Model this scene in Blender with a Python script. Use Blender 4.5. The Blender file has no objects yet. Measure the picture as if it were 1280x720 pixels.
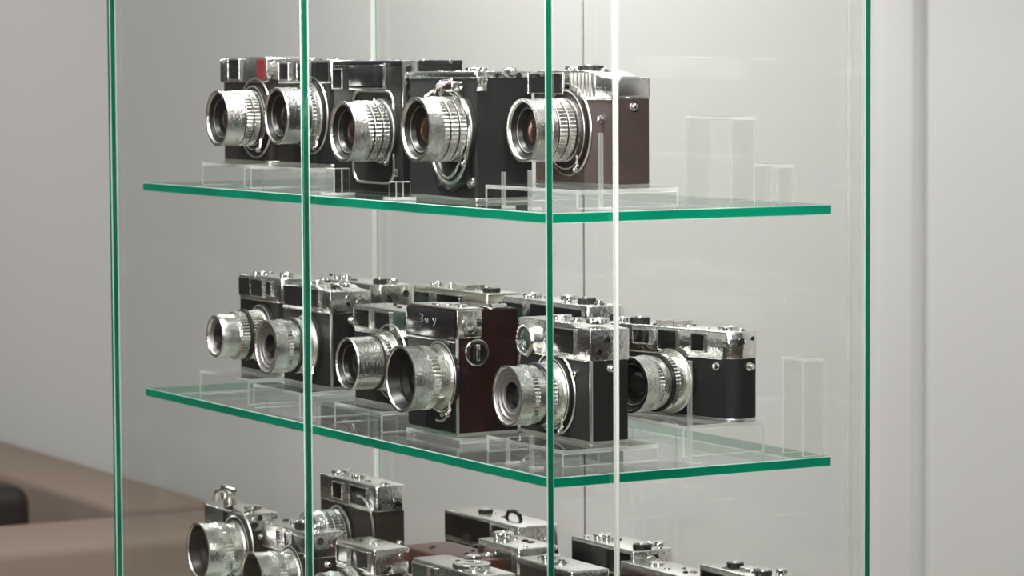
import bpy, bmesh, math, random
from mathutils import Vector, Matrix
random.seed(7)
C = bpy.context.scene.collection
PI = math.pi

# ------------------------------------------------------------ materials
def new_mat(name):
    m = bpy.data.materials.new(name); m.use_nodes = True
    nt = m.node_tree; nt.nodes.clear()
    out = nt.nodes.new('ShaderNodeOutputMaterial')
    return m, nt, out

def pbsdf(name, col, metal=0.0, rough=0.5, coat=0.0, spec=0.5, bump=None, var=None):
    """bump=(scale, strength, distance); var=(scale, amount) mottles the colour"""
    m, nt, out = new_mat(name)
    b = nt.nodes.new('ShaderNodeBsdfPrincipled')
    b.inputs['Base Color'].default_value = (*col, 1)
    b.inputs['Metallic'].default_value = metal
    b.inputs['Roughness'].default_value = rough
    b.inputs['Coat Weight'].default_value = coat
    b.inputs['Specular IOR Level'].default_value = spec
    nt.links.new(b.outputs[0], out.inputs[0])
    if bump or var:
        tc = nt.nodes.new('ShaderNodeTexCoord')
    if bump:
        n = nt.nodes.new('ShaderNodeTexNoise'); n.inputs['Scale'].default_value = bump[0]
        n.inputs['Detail'].default_value = 4
        bp = nt.nodes.new('ShaderNodeBump'); bp.inputs['Strength'].default_value = bump[1]
        bp.inputs['Distance'].default_value = bump[2]
        nt.links.new(tc.outputs['Object'], n.inputs['Vector'])
        nt.links.new(n.outputs['Fac'], bp.inputs['Height'])
        nt.links.new(bp.outputs[0], b.inputs['Normal'])
    if var:
        n2 = nt.nodes.new('ShaderNodeTexNoise'); n2.inputs['Scale'].default_value = var[0]
        n2.inputs['Detail'].default_value = 6
        r = nt.nodes.new('ShaderNodeMapRange')
        r.inputs['To Min'].default_value = 1 - var[1]; r.inputs['To Max'].default_value = 1 + var[1]
        mx = nt.nodes.new('ShaderNodeMix'); mx.data_type = 'RGBA'; mx.blend_type = 'MULTIPLY'
        mx.inputs['Factor'].default_value = 1
        mx.inputs['A'].default_value = (*col, 1)
        nt.links.new(tc.outputs['Object'], n2.inputs['Vector'])
        nt.links.new(n2.outputs['Fac'], r.inputs['Value'])
        nt.links.new(r.outputs[0], mx.inputs['B'])
        nt.links.new(mx.outputs['Result'], b.inputs['Base Color'])
    return m

def clear_mat(name, tint, ior=1.5, rough=0.0, mixdiff=0.0, diffcol=(.9, .95, .92)):
    """thin clear sheet: see-through with a fresnel mirror on each face"""
    m, nt, out = new_mat(name)
    t = nt.nodes.new('ShaderNodeBsdfTransparent'); t.inputs[0].default_value = (*tint, 1)
    g = nt.nodes.new('ShaderNodeBsdfGlossy'); g.inputs['Roughness'].default_value = rough
    f0 = ((ior - 1) / (ior + 1)) ** 2          # Schlick's fresnel, the same from either side of the face
    ge = nt.nodes.new('ShaderNodeNewGeometry'); dp = nt.nodes.new('ShaderNodeVectorMath'); dp.operation = 'DOT_PRODUCT'
    nt.links.new(ge.outputs['Incoming'], dp.inputs[0]); nt.links.new(ge.outputs['Normal'], dp.inputs[1])
    def mth(op, a, bb):
        q = nt.nodes.new('ShaderNodeMath'); q.operation = op
        for i, v in enumerate((a, bb)):
            if v is None: continue
            if isinstance(v, (int, float)): q.inputs[i].default_value = v
            else: nt.links.new(v, q.inputs[i])
        return q.outputs[0]
    f = mth('MULTIPLY_ADD', mth('POWER', mth('SUBTRACT', 1.0, mth('ABSOLUTE', dp.outputs['Value'], None)), 5.0), 1 - f0)
    f.node.inputs[2].default_value = f0
    mx = nt.nodes.new('ShaderNodeMixShader')
    nt.links.new(f, mx.inputs[0]); nt.links.new(t.outputs[0], mx.inputs[1]); nt.links.new(g.outputs[0], mx.inputs[2])
    last = mx
    if mixdiff:
        d = nt.nodes.new('ShaderNodeBsdfDiffuse'); d.inputs[0].default_value = (*diffcol, 1)
        tr = nt.nodes.new('ShaderNodeBsdfTranslucent'); tr.inputs[0].default_value = (*diffcol, 1)
        dm = nt.nodes.new('ShaderNodeMixShader'); dm.inputs[0].default_value = .5
        nt.links.new(d.outputs[0], dm.inputs[1]); nt.links.new(tr.outputs[0], dm.inputs[2])
        m2 = nt.nodes.new('ShaderNodeMixShader'); m2.inputs[0].default_value = mixdiff
        nt.links.new(mx.outputs[0], m2.inputs[1]); nt.links.new(dm.outputs[0], m2.inputs[2])
        last = m2
    nt.links.new(last.outputs[0], out.inputs[0])
    return m

def edge_mat(name, col, trans_col, tfac=.5):
    """sawn and polished edge of green float glass: body colour, light leaking through, glossy skin"""
    m, nt, out = new_mat(name)
    tc = nt.nodes.new('ShaderNodeTexCoord')
    n = nt.nodes.new('ShaderNodeTexNoise'); n.inputs['Scale'].default_value = 14; n.inputs['Detail'].default_value = 2
    nt.links.new(tc.outputs['Object'], n.inputs['Vector'])
    cr = nt.nodes.new('ShaderNodeValToRGB')
    cr.color_ramp.elements[0].position = .35; cr.color_ramp.elements[0].color = (*[c * .75 for c in col], 1)
    cr.color_ramp.elements[1].position = .68; cr.color_ramp.elements[1].color = (*[min(1, c * 1.3) for c in col], 1)
    nt.links.new(n.outputs['Fac'], cr.inputs[0])
    d = nt.nodes.new('ShaderNodeBsdfPrincipled'); d.inputs['Roughness'].default_value = .18
    nt.links.new(cr.outputs[0], d.inputs['Base Color'])
    t = nt.nodes.new('ShaderNodeBsdfTranslucent'); t.inputs[0].default_value = (*trans_col, 1)
    mx = nt.nodes.new('ShaderNodeMixShader'); mx.inputs[0].default_value = tfac
    nt.links.new(d.outputs[0], mx.inputs[1]); nt.links.new(t.outputs[0], mx.inputs[2])
    nt.links.new(mx.outputs[0], out.inputs[0])
    return m

M = {}
M['chrome'] = pbsdf('polished_chrome', (.93, .92, .89), 1, .15, bump=(340, .45, .0007))
M['barrel'] = pbsdf('satin_lens_barrel', (.97, .96, .92), 1, .22, bump=(520, .62, .0007))
M['smooth'] = pbsdf('smooth_polished_chrome', (.95, .94, .92), 1, .24)
M['satin'] = pbsdf('satin_chrome', (.78, .77, .73), 1, .30, bump=(900, .15, .0002))
M['olive_chrome'] = pbsdf('aged_chrome', (.60, .59, .50), 1, .22, bump=(220, .25, .0006))
M['dark_chrome'] = pbsdf('dark_nickel', (.30, .29, .27), 1, .25)
M['black'] = pbsdf('black_leatherette', (.007, .0065, .0065), 0, .52, spec=.2, bump=(1400, .5, .0003))
M['charcoal'] = pbsdf('charcoal_leatherette', (.011, .0115, .0115), 0, .6, spec=.2, bump=(1400, .5, .0003))
M['brownblack'] = pbsdf('brown_black_leather', (.016, .010, .009), 0, .5, spec=.25, bump=(1200, .5, .0003), var=(60, .3))
M['brown'] = pbsdf('dark_brown_leather', (.043, .030, .025), 0, .6, spec=.25, bump=(1200, .5, .0003), var=(60, .3))
M['oxblood'] = pbsdf('oxblood_leather', (.015, .003, .0026), 0, .42, spec=.25, bump=(900, .5, .0003), var=(40, .4))
M['red'] = pbsdf('red_brown_leather', (.11, .028, .022), 0, .36, bump=(500, .6, .0006), var=(50, .5))
M['gloss_black'] = pbsdf('black_enamel', (.010, .009, .010), 0, .16, coat=.4)
M['black_metal'] = pbsdf('black_painted_metal', (.02, .019, .018), .3, .35)
M['window'] = pbsdf('viewfinder_glass', (.012, .012, .012), 0, .06, coat=.5, spec=.8)
M['window_green'] = pbsdf('tinted_finder_glass', (.03, .045, .035), 0, .06, coat=.5, spec=.8)
M['inner_dark'] = pbsdf('lens_inner_black', (.008, .007, .006), 0, .4, spec=.25)
M['inner_grey'] = pbsdf('lens_inner_grey', (.22, .21, .20), .6, .35)
M['glass_amber'] = pbsdf('amber_coated_lens_glass', (.10, .04, .022), .6, .10, coat=1, spec=.8)
M['glass_dark'] = pbsdf('dark_lens_glass', (.02, .018, .016), .2, .05, coat=1, spec=.9)
M['white_paint'] = pbsdf('white_engraving', (.22, .22, .22), 0, .5)
M['red_reflection'] = pbsdf('painted_red_reflection', (.16, .02, .02), 0, .3)  # reddish reflection in chrome, put into the colour of a panel
M['pane'] = clear_mat('clear_float_glass', (.996, .999, .997), 1.38)
M['shelf_glass'] = clear_mat('clear_shelf_glass', (.93, .955, .94), 1.5)
M['edge'] = edge_mat('green_glass_edge', (.004, .075, .042), (.01, .32, .19), .33)
M['shelf_edge'] = edge_mat('emerald_shelf_edge', (.0006, .17, .092), (.0, .40, .23), .45)
M['arris'] = clear_mat('polished_glass_arris', (.75, .95, .86), 1.5, .1, .55, (.62, .85, .74))  # pale tint carries the highlight along the glass chamfers
M['acrylic'] = clear_mat('clear_acrylic', (.982, .986, .982), 1.4)
M['acrylic_edge'] = clear_mat('polished_acrylic_edge', (.95, .96, .95), 1.5, .08, .28, (.95, .96, .94))
M['milky'] = clear_mat('milky_strip', (.9, .92, .9), 1.45, .15, .92, (.95, .96, .94))
M['plinth'] = pbsdf('white_plinth_lacquer', (.62, .61, .59), 0, .35)
M['steel'] = pbsdf('brushed_steel', (.55, .55, .54), 1, .3)
M['wall'] = pbsdf('painted_plaster', (.612, .612, .597), 0, .9, spec=.1, bump=(160, .12, .0008))
M['floor'] = pbsdf('floor_boards', (.20, .14, .10), 0, .45, var=(3, .25))
M['sofa'] = pbsdf('beige_upholstery', (.235, .185, .15), 0, .85, spec=.15, bump=(500, .3, .0006))
M['sofa_side'] = pbsdf('taupe_upholstery', (.27, .20, .155), 0, .85, spec=.15, bump=(500, .3, .0006))
M['bag'] = pbsdf('dark_brown_bag_leather', (.012, .006, .005), 0, .6)

# ------------------------------------------------------------ mesh builder
class MB:
    def __init__(s):
        s.bm = bmesh.new(); s.mats = []
    def mi(s, m):
        if m not in s.mats: s.mats.append(m)
        return s.mats.index(m)
    def _absorb(s, b2, mat):
        i = s.mi(mat); vm = {}
        for v in b2.verts: vm[v] = s.bm.verts.new(v.co)
        for f in b2.faces:
            try: nf = s.bm.faces.new([vm[v] for v in f.verts])
            except ValueError: continue
            nf.material_index = i; nf.smooth = True
        b2.free()
    def box(s, x0, x1, y0, y1, z0, z1, mat='chrome', bev=.4, seg=2, only_z=False, bz=None):
        b = bmesh.new(); bmesh.ops.create_cube(b, size=1)
        for v in b.verts:
            v.co = Vector(((x0 + x1) / 2 + v.co.x * (x1 - x0), (y0 + y1) / 2 + v.co.y * (y1 - y0), (z0 + z1) / 2 + v.co.z * (z1 - z0)))
        if bz:   # first round the upright corners
            es = [e for e in b.edges if abs(e.verts[0].co.z - e.verts[1].co.z) > 1e-6 and abs(e.verts[0].co.x - e.verts[1].co.x) < 1e-6 and abs(e.verts[0].co.y - e.verts[1].co.y) < 1e-6]
            bmesh.ops.bevel(b, geom=es, offset=bz, segments=6, affect='EDGES', profile=.5)
            if bev:
                es = [e for e in b.edges if abs(e.verts[0].co.z - e.verts[1].co.z) < 1e-6]
                bmesh.ops.bevel(b, geom=es, offset=bev, segments=seg, affect='EDGES', profile=.5)
        elif bev:
            bmesh.ops.bevel(b, geom=b.edges[:], offset=bev, segments=seg, affect='EDGES', profile=.5)
        s._absorb(b, mat)
    def prism(s, pts, y0, y1, mat='chrome', bev=.5, seg=2, axis='y'):
        """outline in x-z pushed through y (axis y) or outline in y-z pushed through x (axis x) or x-y through z"""
        b = bmesh.new()
        def P(a, c, d):
            return Vector((a, d, c)) if axis == 'y' else (Vector((d, a, c)) if axis == 'x' else Vector((a, c, d)))
        A = [b.verts.new(P(a, c, y0)) for a, c in pts]; B = [b.verts.new(P(a, c, y1)) for a, c in pts]
        b.faces.new(A); b.faces.new(B[::-1]); n = len(pts)
        for i in range(n): b.faces.new((A[i], B[i], B[(i + 1) % n], A[(i + 1) % n]))
        bmesh.ops.recalc_face_normals(b, faces=b.faces)
        if bev: bmesh.ops.bevel(b, geom=b.edges[:], offset=bev, segments=seg, affect='EDGES', profile=.5)
        s._absorb(b, mat)
    def lathe(s, prof, o, ax='-y', mat='chrome', n=48, knurl=None, k=.03):
        """prof: [(t, r)] t along the axis from o, r radius. knurl: indices of profile points that get teeth"""
        o = Vector(o)
        D = {'-y': ((0, -1, 0), (1, 0, 0), (0, 0, 1)), 'z': ((0, 0, 1), (1, 0, 0), (0, 1, 0)), 'x': ((1, 0, 0), (0, 1, 0), (0, 0, 1)), '-x': ((-1, 0, 0), (0, 1, 0), (0, 0, 1))}[ax]
        a, e1, e2 = map(Vector, D); i0 = s.mi(mat); rings = []
        for j, (t, r) in enumerate(prof):
            if r < 1e-6: rings.append([s.bm.verts.new(o + a * t)]); continue
            R = []
            for q in range(n):
                rr = r * (1 - k) if (knurl and j in knurl and q % 2) else r
                th = 2 * PI * q / n
                R.append(s.bm.verts.new(o + a * t + (e1 * math.cos(th) + e2 * math.sin(th)) * rr))
            rings.append(R)
        for j in range(len(rings) - 1):
            A, B = rings[j], rings[j + 1]
            for q in range(n):
                q2 = (q + 1) % n
                if len(A) == 1 and len(B) == 1: break
                if len(A) == 1: f = s.bm.faces.new((A[0], B[q], B[q2]))
                elif len(B) == 1: f = s.bm.faces.new((A[q], A[q2], B[0]))
                else: f = s.bm.faces.new((A[q], A[q2], B[q2], B[q]))
                f.material_index = i0; f.smooth = True
    def tube(s, pts, r, mat='chrome', n=8, closed=False):
        i0 = s.mi(mat); pts = [Vector(p) for p in pts]; N = len(pts); rings = []
        for i, p in enumerate(pts):
            a = pts[(i - 1) % N] if (closed or i > 0) else p
            c = pts[(i + 1) % N] if (closed or i < N - 1) else p
            t = (c - a).normalized()
            up = Vector((0, 1, 0)) if abs(t.y) < .9 else Vector((1, 0, 0))
            e1 = t.cross(up).normalized(); e2 = t.cross(e1)
            rings.append([s.bm.verts.new(p + (e1 * math.cos(2 * PI * q / n) + e2 * math.sin(2 * PI * q / n)) * r) for q in range(n)])
        for i in range(N if closed else N - 1):
            A, B = rings[i], rings[(i + 1) % N]
            for q in range(n):
                f = s.bm.faces.new((A[q], A[(q + 1) % n], B[(q + 1) % n], B[q])); f.material_index = i0; f.smooth = True
        if not closed:
            for R in (rings[0], rings[-1]):
                f = s.bm.faces.new(R); f.material_index = i0
    def build(s, name, parent=None, scale=.001, ang=32):
        bm = s.bm
        bmesh.ops.recalc_face_normals(bm, faces=bm.faces)
        bmesh.ops.scale(bm, vec=(scale,) * 3, verts=bm.verts)
        me = bpy.data.meshes.new(name); bm.to_mesh(me); bm.free()
        for m in s.mats: me.materials.append(M[m])
        me.set_sharp_from_angle(angle=math.radians(ang))
        o = bpy.data.objects.new(name, me); C.objects.link(o)
        if parent: o.parent = parent
        return o

def thing(name, label, cat, loc=(0, 0, 0), rotz=0, group=None):
    o = bpy.data.objects.new(name, None); C.objects.link(o); o.empty_display_size = .02
    o.location = loc; o.rotation_euler = (0, 0, rotz); o['label'] = label; o['category'] = cat
    if group: o['group'] = group
    return o
def tag(o, label, cat, group=None):
    o['label'] = label; o['category'] = cat
    if group: o['group'] = group
    return o
def structure(o):
    o['kind'] = 'structure'; return o

# ------------------------------------------------------------ camera pieces (all in mm)
def lens(parent, x, z, r, L, style, y=0):
    """barrel pointing to -y from the plane y; style picks the rings"""
    if style == 'slender2': style = 'slender'; amber = False
    else: amber = style in ('bright', 'ringed', 'slender')
    b = MB()
    K = 96
    O = (x, y, z)
    # outer barrel, base to front
    if style in ('bright', 'ringed'):
        prof = [(0, r * 1.02), (L * .10, r * 1.02), (L * .11, r * .95), (L * .16, r * .95), (L * .17, r * 1.0), (L * .30, r * 1.0), (L * .31, r * .955), (L * .34, r * .955), (L * .35, r), (L * .50, r), (L * .51, r * .965), (L * .54, r * .965), (L * .55, r), (L * .66, r), (L * .67, r * .975), (L * .93, r * .975), (L * .95, r), (L, r), (L, r * .90), (L - 1.5, r * .86)]
        kn = [4, 5, 8, 9, 12, 13] if style == 'ringed' else [4, 5, 8, 9]
    elif style == 'stepped':
        prof = [(0, r * 1.05), (L * .12, r * 1.05), (L * .13, r), (L * .40, r * .98), (L * .41, r * .93), (L * .45, r * .93), (L * .46, r * .98), (L * .62, r * .98), (L * .66, r * .86), (L * .80, r * .84), (L * .81, r * .88), (L * .97, r * .88), (L, r * .84), (L, r * .74), (L - 2, r * .70)]
        kn = [2, 3, 6, 7]
    elif style == 'smooth':
        prof = [(0, r * 1.12), (L * .08, r * 1.12), (L * .09, r * 1.0), (L * .20, r * 1.0), (L * .21, r * 1.06), (L * .30, r * 1.06), (L * .31, r * .99), (L * .95, r * .99), (L * .97, r), (L, r * .98), (L, r * .92), (L - 1, r * .88)]
        kn = [4, 5]
    elif style == 'hood':
        prof = [(0, r * 1.0), (L * .10, r * 1.0), (L * .12, r * .90), (L * .35, r * .90), (L * .38, r * .98), (L * .55, r * .98), (L * .57, r * .95), (L * .94, r * 1.0), (L * .97, r * 1.02), (L, r * 1.02), (L, r * .94), (L - 1, r * .92)]
        kn = [4, 5]
    else:   # wide_ring / slender
        prof = [(0, r * 1.1), (L * .1, r * 1.1), (L * .11, r * .95), (L * .25, r * .95), (L * .26, r * 1.03), (L * .38, r * 1.03), (L * .39, r * .96), (L * .60, r * .96), (L * .61, r), (L * .70, r), (L * .72, r * .97), (L * .95, r * .97), (L * .97, r), (L, r), (L, r * .93), (L - .8, r * .90)]
        kn = [4, 5, 8, 9]
    b.lathe(prof, O, mat='barrel', n=K, knurl=kn, k=.045)
    for j in range(len(prof) - 3):          # black rings laid in the steps between the rings
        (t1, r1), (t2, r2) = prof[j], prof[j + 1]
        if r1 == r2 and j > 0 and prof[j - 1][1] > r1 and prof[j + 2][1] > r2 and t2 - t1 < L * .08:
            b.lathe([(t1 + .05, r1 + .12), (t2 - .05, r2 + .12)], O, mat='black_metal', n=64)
    lo = b.build('lens', parent)
    # dark band round the barrel
    if style in ('wide_ring', 'slender', 'smooth', 'stepped'):
        q = MB(); q.lathe([(L * .385, r * .985), (L * .385, r * 1.045), (L * .43, r * 1.045), (L * .43, r * .985)], O, mat='black_metal', n=48); q.build('focus_ring', lo)
    # inside of the barrel
    rin = prof[-1][1]; t0 = prof[-1][0]
    q = MB()
    if style == 'wide_ring':
        q.lathe([(t0, rin), (t0 - 1, rin * .94), (t0 - 1, rin * .84), (t0 - 2.2, rin * .80), (t0 - 2.2, rin * .66), (t0 - 3, rin * .62), (t0 - 3.2, rin * .50)], O, mat='inner_grey', n=48)
        q.lathe([(t0 - 3.2, rin * .50), (t0 - 8, rin * .44), (t0 - 8.2, rin * .4)], O, mat='inner_dark', n=48)
        gr, gt = rin * .42, t0 - 9
    elif style == 'hood':
        q.lathe([(t0, rin), (t0 - 8, rin * .84), (t0 - 8, rin * .74), (t0 - 12, rin * .6), (t0 - 12, rin * .4)], O, mat='inner_dark', n=48)
        gr, gt = rin * .42, t0 - 13
    elif style == 'stepped':
        q.lathe([(t0, rin), (t0 - 2, rin * .9), (t0 - 2, rin * .78)], O, mat='inner_grey', n=48)
        q.lathe([(t0 - 2, rin * .78), (t0 - 7, rin * .62), (t0 - 7, rin * .5)], O, mat='inner_dark', n=48)
        gr, gt = rin * .55, t0 - 7.6
    else:
        q.lathe([(t0, rin), (t0 - 3, rin * .90), (t0 - 3, rin * .80), (t0 - 6, rin * .72), (t0 - 7, rin * .62), (t0 - 7, rin * .5)], O, mat='inner_dark', n=48)
        gr, gt = rin * .58, t0 - 8.5
        q.lathe([(t0 - 3, rin * .83), (t0 - 2.6, rin * .81), (t0 - 3, rin * .79)], O, mat='inner_grey', n=48)
    q.build('lens_inner_ring', lo)
    q = MB(); g = 'glass_amber' if amber else 'glass_dark'
    q.lathe([(gt, gr), (gt + gr * .16, gr * .85), (gt + gr * .28, gr * .6), (gt + gr * .34, gr * .3), (gt + gr * .36, 0)], O, mat=g, n=40)
    q.build('lens_glass', lo)
    return lo

def knob(parent, x, y, z, r, h, kind='knurl', mat='chrome', name='dial'):
    b = MB()
    if kind == 'knurl':
        b.lathe([(0, r * .8), (h * .15, r * .8), (h * .16, r), (h * .8, r), (h * .95, r * .93), (h, r * .80), (h, r * .55), (h * .9, r * .5), (h * .9, 0)], (x, y, z), 'z', mat, 40, [2, 3], .07)
    elif kind == 'button':
        b.lathe([(0, r), (h * .45, r), (h * .5, r * .6), (h * .9, r * .58), (h, r * .4), (h, 0)], (x, y, z), 'z', mat, 24)
    elif kind == 'tall':
        b.lathe([(0, r * .55), (h * .3, r * .55), (h * .32, r), (h * .85, r), (h, r * .85), (h * .96, r * .3), (h * .96, 0)], (x, y, z), 'z', mat, 32, [2, 3], .08)
    elif kind == 'black':
        b.lathe([(0, r), (h * .9, r), (h, r * .9), (h, 0)], (x, y, z), 'z', 'black_metal', 32, [0, 1], .06)
        b.lathe([(h, r * .55), (h * 1.25, r * .5), (h * 1.25, 0)], (x, y, z), 'z', mat, 24)
    return b.build(name, parent)

def shoe(parent, x, y, z, w=18, d=18):
    b = MB()
    b.box(x - w / 2, x + w / 2, y - d / 2, y + d / 2, z, z + 1, 'satin', .2, 1)
    for s in (-1, 1):
        xa = x + s * w / 2
        b.box(min(xa, xa - s * 1.2), max(xa, xa - s * 1.2), y - d / 2, y + d / 2, z + .5, z + 3.6, 'chrome', .2, 1)
        b.box(min(xa, xa - s * 5), max(xa, xa - s * 5), y - d / 2, y + d / 2, z + 2.8, z + 3.8, 'chrome', .2, 1)
    return b.build('accessory_shoe', parent)

def window(parent, x0, x1, z0, z1, y, frame='chrome', glass='window', fw=1.1, name='viewfinder_window'):
    b = MB()
    for (a0, a1, c0, c1) in ((x0 - fw, x0, z0 - fw, z1 + fw), (x1, x1 + fw, z0 - fw, z1 + fw), (x0 - .2, x1 + .2, z0 - fw, z0), (x0 - .2, x1 + .2, z1, z1 + fw)):
        b.box(a0, a1, y - 1.5, y + .6, c0, c1, frame, .3, 1)
    o = b.build(name, parent)
    q = MB(); q.box(x0 - .1, x1 + .1, y - .35, y + .5, z0 - .1, z1 + .1, glass, .15, 1); q.build('window_glass', o)
    return o

def round_rect(x0, x1, z0, z1, r, y, n=6):
    P = []
    for cx, cz, a0 in ((x1 - r, z1 - r, 0), (x0 + r, z1 - r, 90), (x0 + r, z0 + r, 180), (x1 - r, z0 + r, 270)):
        for i in range(n + 1):
            a = math.radians(a0 + 90 * i / n); P.append((cx + r * math.cos(a), y, cz + r * math.sin(a)))
    return P

def side_knob(parent, W, y, z, r, mat='chrome', name='winding_key'):
    b = MB()
    b.lathe([(0, r), (2, r), (2.6, r * .92), (2.6, r * .70)], (W / 2, y, z), 'x', mat, 36)
    b.lathe([(2.6, r * .70), (1.2, r * .66), (1.2, 0)], (W / 2, y, z), 'x', 'gloss_black', 36)
    b.box(W / 2 + 1, W / 2 + 4, y - r * .16, y + r * .16, z - r * .62, z + r * .62, mat, .5)
    return b.build(name, parent)

GROUP = {'top': 'vintage cameras on the top glass shelf', 'mid': 'vintage cameras on the middle glass shelf', 'low': 'vintage cameras on the bottom glass shelf'}

def camera_body(row, label, near, vfront, zb, W, H, D, S, yaw=0, cat='camera'):
    """near/vfront: the upright front edge nearest the viewer, in metres; S: options in mm.
    Local frame: front faces -y, viewer side is +x, bottom at z = 0."""
    rz = -PI / 2 - math.radians(yaw)
    ca, sa = math.cos(rz), math.sin(rz)
    lx, ly = -W / 2000, D / 2000
    loc = (vfront + ca * lx - sa * ly, near + sa * lx + ca * ly, zb)
    root = thing('vintage_camera', label, cat, loc, rz, GROUP[row])
    f = -D / 2; bk = D / 2; h = W / 2
    top = S.get('top', 20); hb = H - top; lm = S.get('leather', 'black'); tm = S.get('topmat', 'chrome')
    rv = S.get('round', 3)
    b = MB()
    b.box(-h, h, f, bk, 2.2, hb + .3, lm, .5, 1, bz=rv)
    b.build('body', root)
    b = MB(); b.box(-h - .2, h + .2, f - .2, bk + .2, 0, 2.6, S.get('basemat', 'satin'), .5, 1, bz=rv); b.build('base_plate', root)
    # top plate: outline in x-z
    prof = S.get('prof')
    b = MB()
    if prof:
        b.prism([(px * W - h, hb + pz * top) for px, pz in prof], f - .3, bk + .3, tm, .9, 3)
    else:
        b.box(-h - .2, h + .2, f - .3, bk + .3, hb, H, tm, 1.2, 3, bz=max(rv, 1.6))
    # grooves and little fittings that give the plate its busy outline
    tp = b.build('top_plate', root)
    if S.get('trim', True):
        q = MB(); q.tube(round_rect(-h + .3, h - .3, 0, 1, .45, 0)[:1] and [(-h + rv, f - .35, hb), (h - rv, f - .35, hb)], .55, 'chrome', 6); q.build('trim_line', tp)
    for pn in S.get('panels', ()):         # (x0, x1, z0, z1, mat) fractions of W / top
        q = MB(); q.box(pn[0] * W - h, pn[1] * W - h, f - .9, f + 1, hb + pn[2] * top, hb + pn[3] * top, pn[4], .4, 1); q.build('front_panel', tp)
    for w in S.get('windows', ()):
        window(root, w[0] * W - h, w[1] * W - h, hb + w[2] * top, hb + w[3] * top, f - (w[5] if len(w) > 5 else .6), glass=w[4] if len(w) > 4 else 'window')
    for d in S.get('dials', ()):           # (xf, yf, r, h, kind, z level fraction)
        knob(root, d[0] * W - h, d[1] * D - D / 2, hb + (d[5] if len(d) > 5 else 1) * top - .3, d[2], d[3], d[4], name={'button': 'shutter_button', 'tall': 'rewind_knob', 'black': 'speed_dial', 'knurl': 'dial'}[d[4]])
    if 'shoe' in S: shoe(root, S['shoe'] * W - h, 0, hb + S.get('shoez', 1) * top - .2)
    for fb in S.get('front_buttons', ()):  # (xf, z, r)
        q = MB(); q.lathe([(0, fb[2]), (1.5, fb[2]), (1.8, fb[2] * .7), (3.5, fb[2] * .7), (4, 0)], (fb[0] * W - h, f, fb[1]), '-y', 'chrome', 20); q.build('front_button', root)
    if S.get('edge_strip'):
        for s_ in ((1, -1) if S['edge_strip'] == 2 else (1,)):
            q = MB(); q.box(s_ * h - .9, s_ * h + .9, f - .7, f + 1.2, 1, hb, 'satin', .4, 2); q.build('edge_strip', root)
    for sk in S.get('side_knobs', ()): side_knob(root, W, sk[0] - D / 2, sk[1], sk[2])
    for lg in S.get('lugs', ((D * .5, hb - 5),)):
        q = MB(); q.lathe([(0, 3.2), (1.2, 3.0), (1.2, 1.6), (3.2, 1.4), (4, 2.1), (4.6, 1.6), (4.8, 0)], (h, lg[0] - D / 2, lg[1]), 'x', 'chrome', 20); q.build('strap_lug', root)
    # mount and lens
    if 'lens' in S:
        lx0, lz0, lr, LL, st = S['lens']
        lx0 = h - lx0
        fr = S.get('flange', lr * 1.25)
        q = MB()
        q.lathe([(0, fr), (2.4, fr), (3, fr * .97)], (lx0, f, lz0), '-y', S.get('flangemat', 'black_metal'), 64)
        q.lathe([(3, fr * .97), (3.4, fr * .95), (3, fr * .93)], (lx0, f, lz0), '-y', 'satin', 64)
        q.lathe([(3, fr * .93), (2.3, fr * .90), (2.3, lr)], (lx0, f, lz0), '-y', S.get('flangemat', 'black_metal'), 64)
        mt = q.build('lens_mount', root)
        if S.get('mountring'):
            q = MB(); R2 = S['mountring']
            q.tube([(lx0 + R2 * math.cos(a), f - .4, lz0 + R2 * math.sin(a)) for a in [2 * PI * i / 56 for i in range(56)]], .8, 'satin', 6, True); q.build('trim_ring', mt)
        if S.get('lever', True):
            q = MB(); q.tube([(lx0 + fr * .6, f - 3, lz0 - fr * .62), (lx0 + fr * .72, f - 5, lz0 - fr * .86), (lx0 + fr * .78, f - 8, lz0 - fr * .95)], 1.1, 'chrome', 8)
            q.lathe([(0, 1.8), (2.5, 1.8), (3, 1.2), (3, 0)], (lx0 + fr * .78, f - 6.5, lz0 - fr * .95), '-y', 'chrome', 16); q.build('shutter_lever', mt)
        lens(root, lx0, lz0, lr, LL, st, f)
    rnd = random.Random(int(near * 1000 + H * 7 + W))
    zt_ = H - .3
    if S.get('fittings', True):
        for i in range(4):
            q = MB(); xx = (rnd.random() * .8 - .4) * W; yy = (rnd.random() * .6 - .3) * D; rr_ = 1.4 + rnd.random() * 1.8
            q.lathe([(0, rr_), (.9, rr_ * .95), (1.3, rr_ * .6), (1.1, 0)], (xx, yy, zt_ if not prof else hb + top * .86), 'z', rnd.choice(['chrome', 'black_metal', 'dark_chrome']), 16); q.build('screw', tp)
        if not S.get('plainside'):
            for i in range(3):
                q = MB(); rr_ = 1.5 + rnd.random() * 1.6
                q.lathe([(0, rr_), (.8, rr_ * .9), (.8, rr_ * .5), (.4, 0)], (h, (rnd.random() * .6 - .3) * D, hb + top * (.25 + .5 * rnd.random())), 'x', rnd.choice(['chrome', 'gloss_black', 'black_metal']), 16); q.build('screw', tp)
    ex = S.get('extra')
    if ex: ex(root, W, H, D, hb, f, h)
    return root

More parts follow.
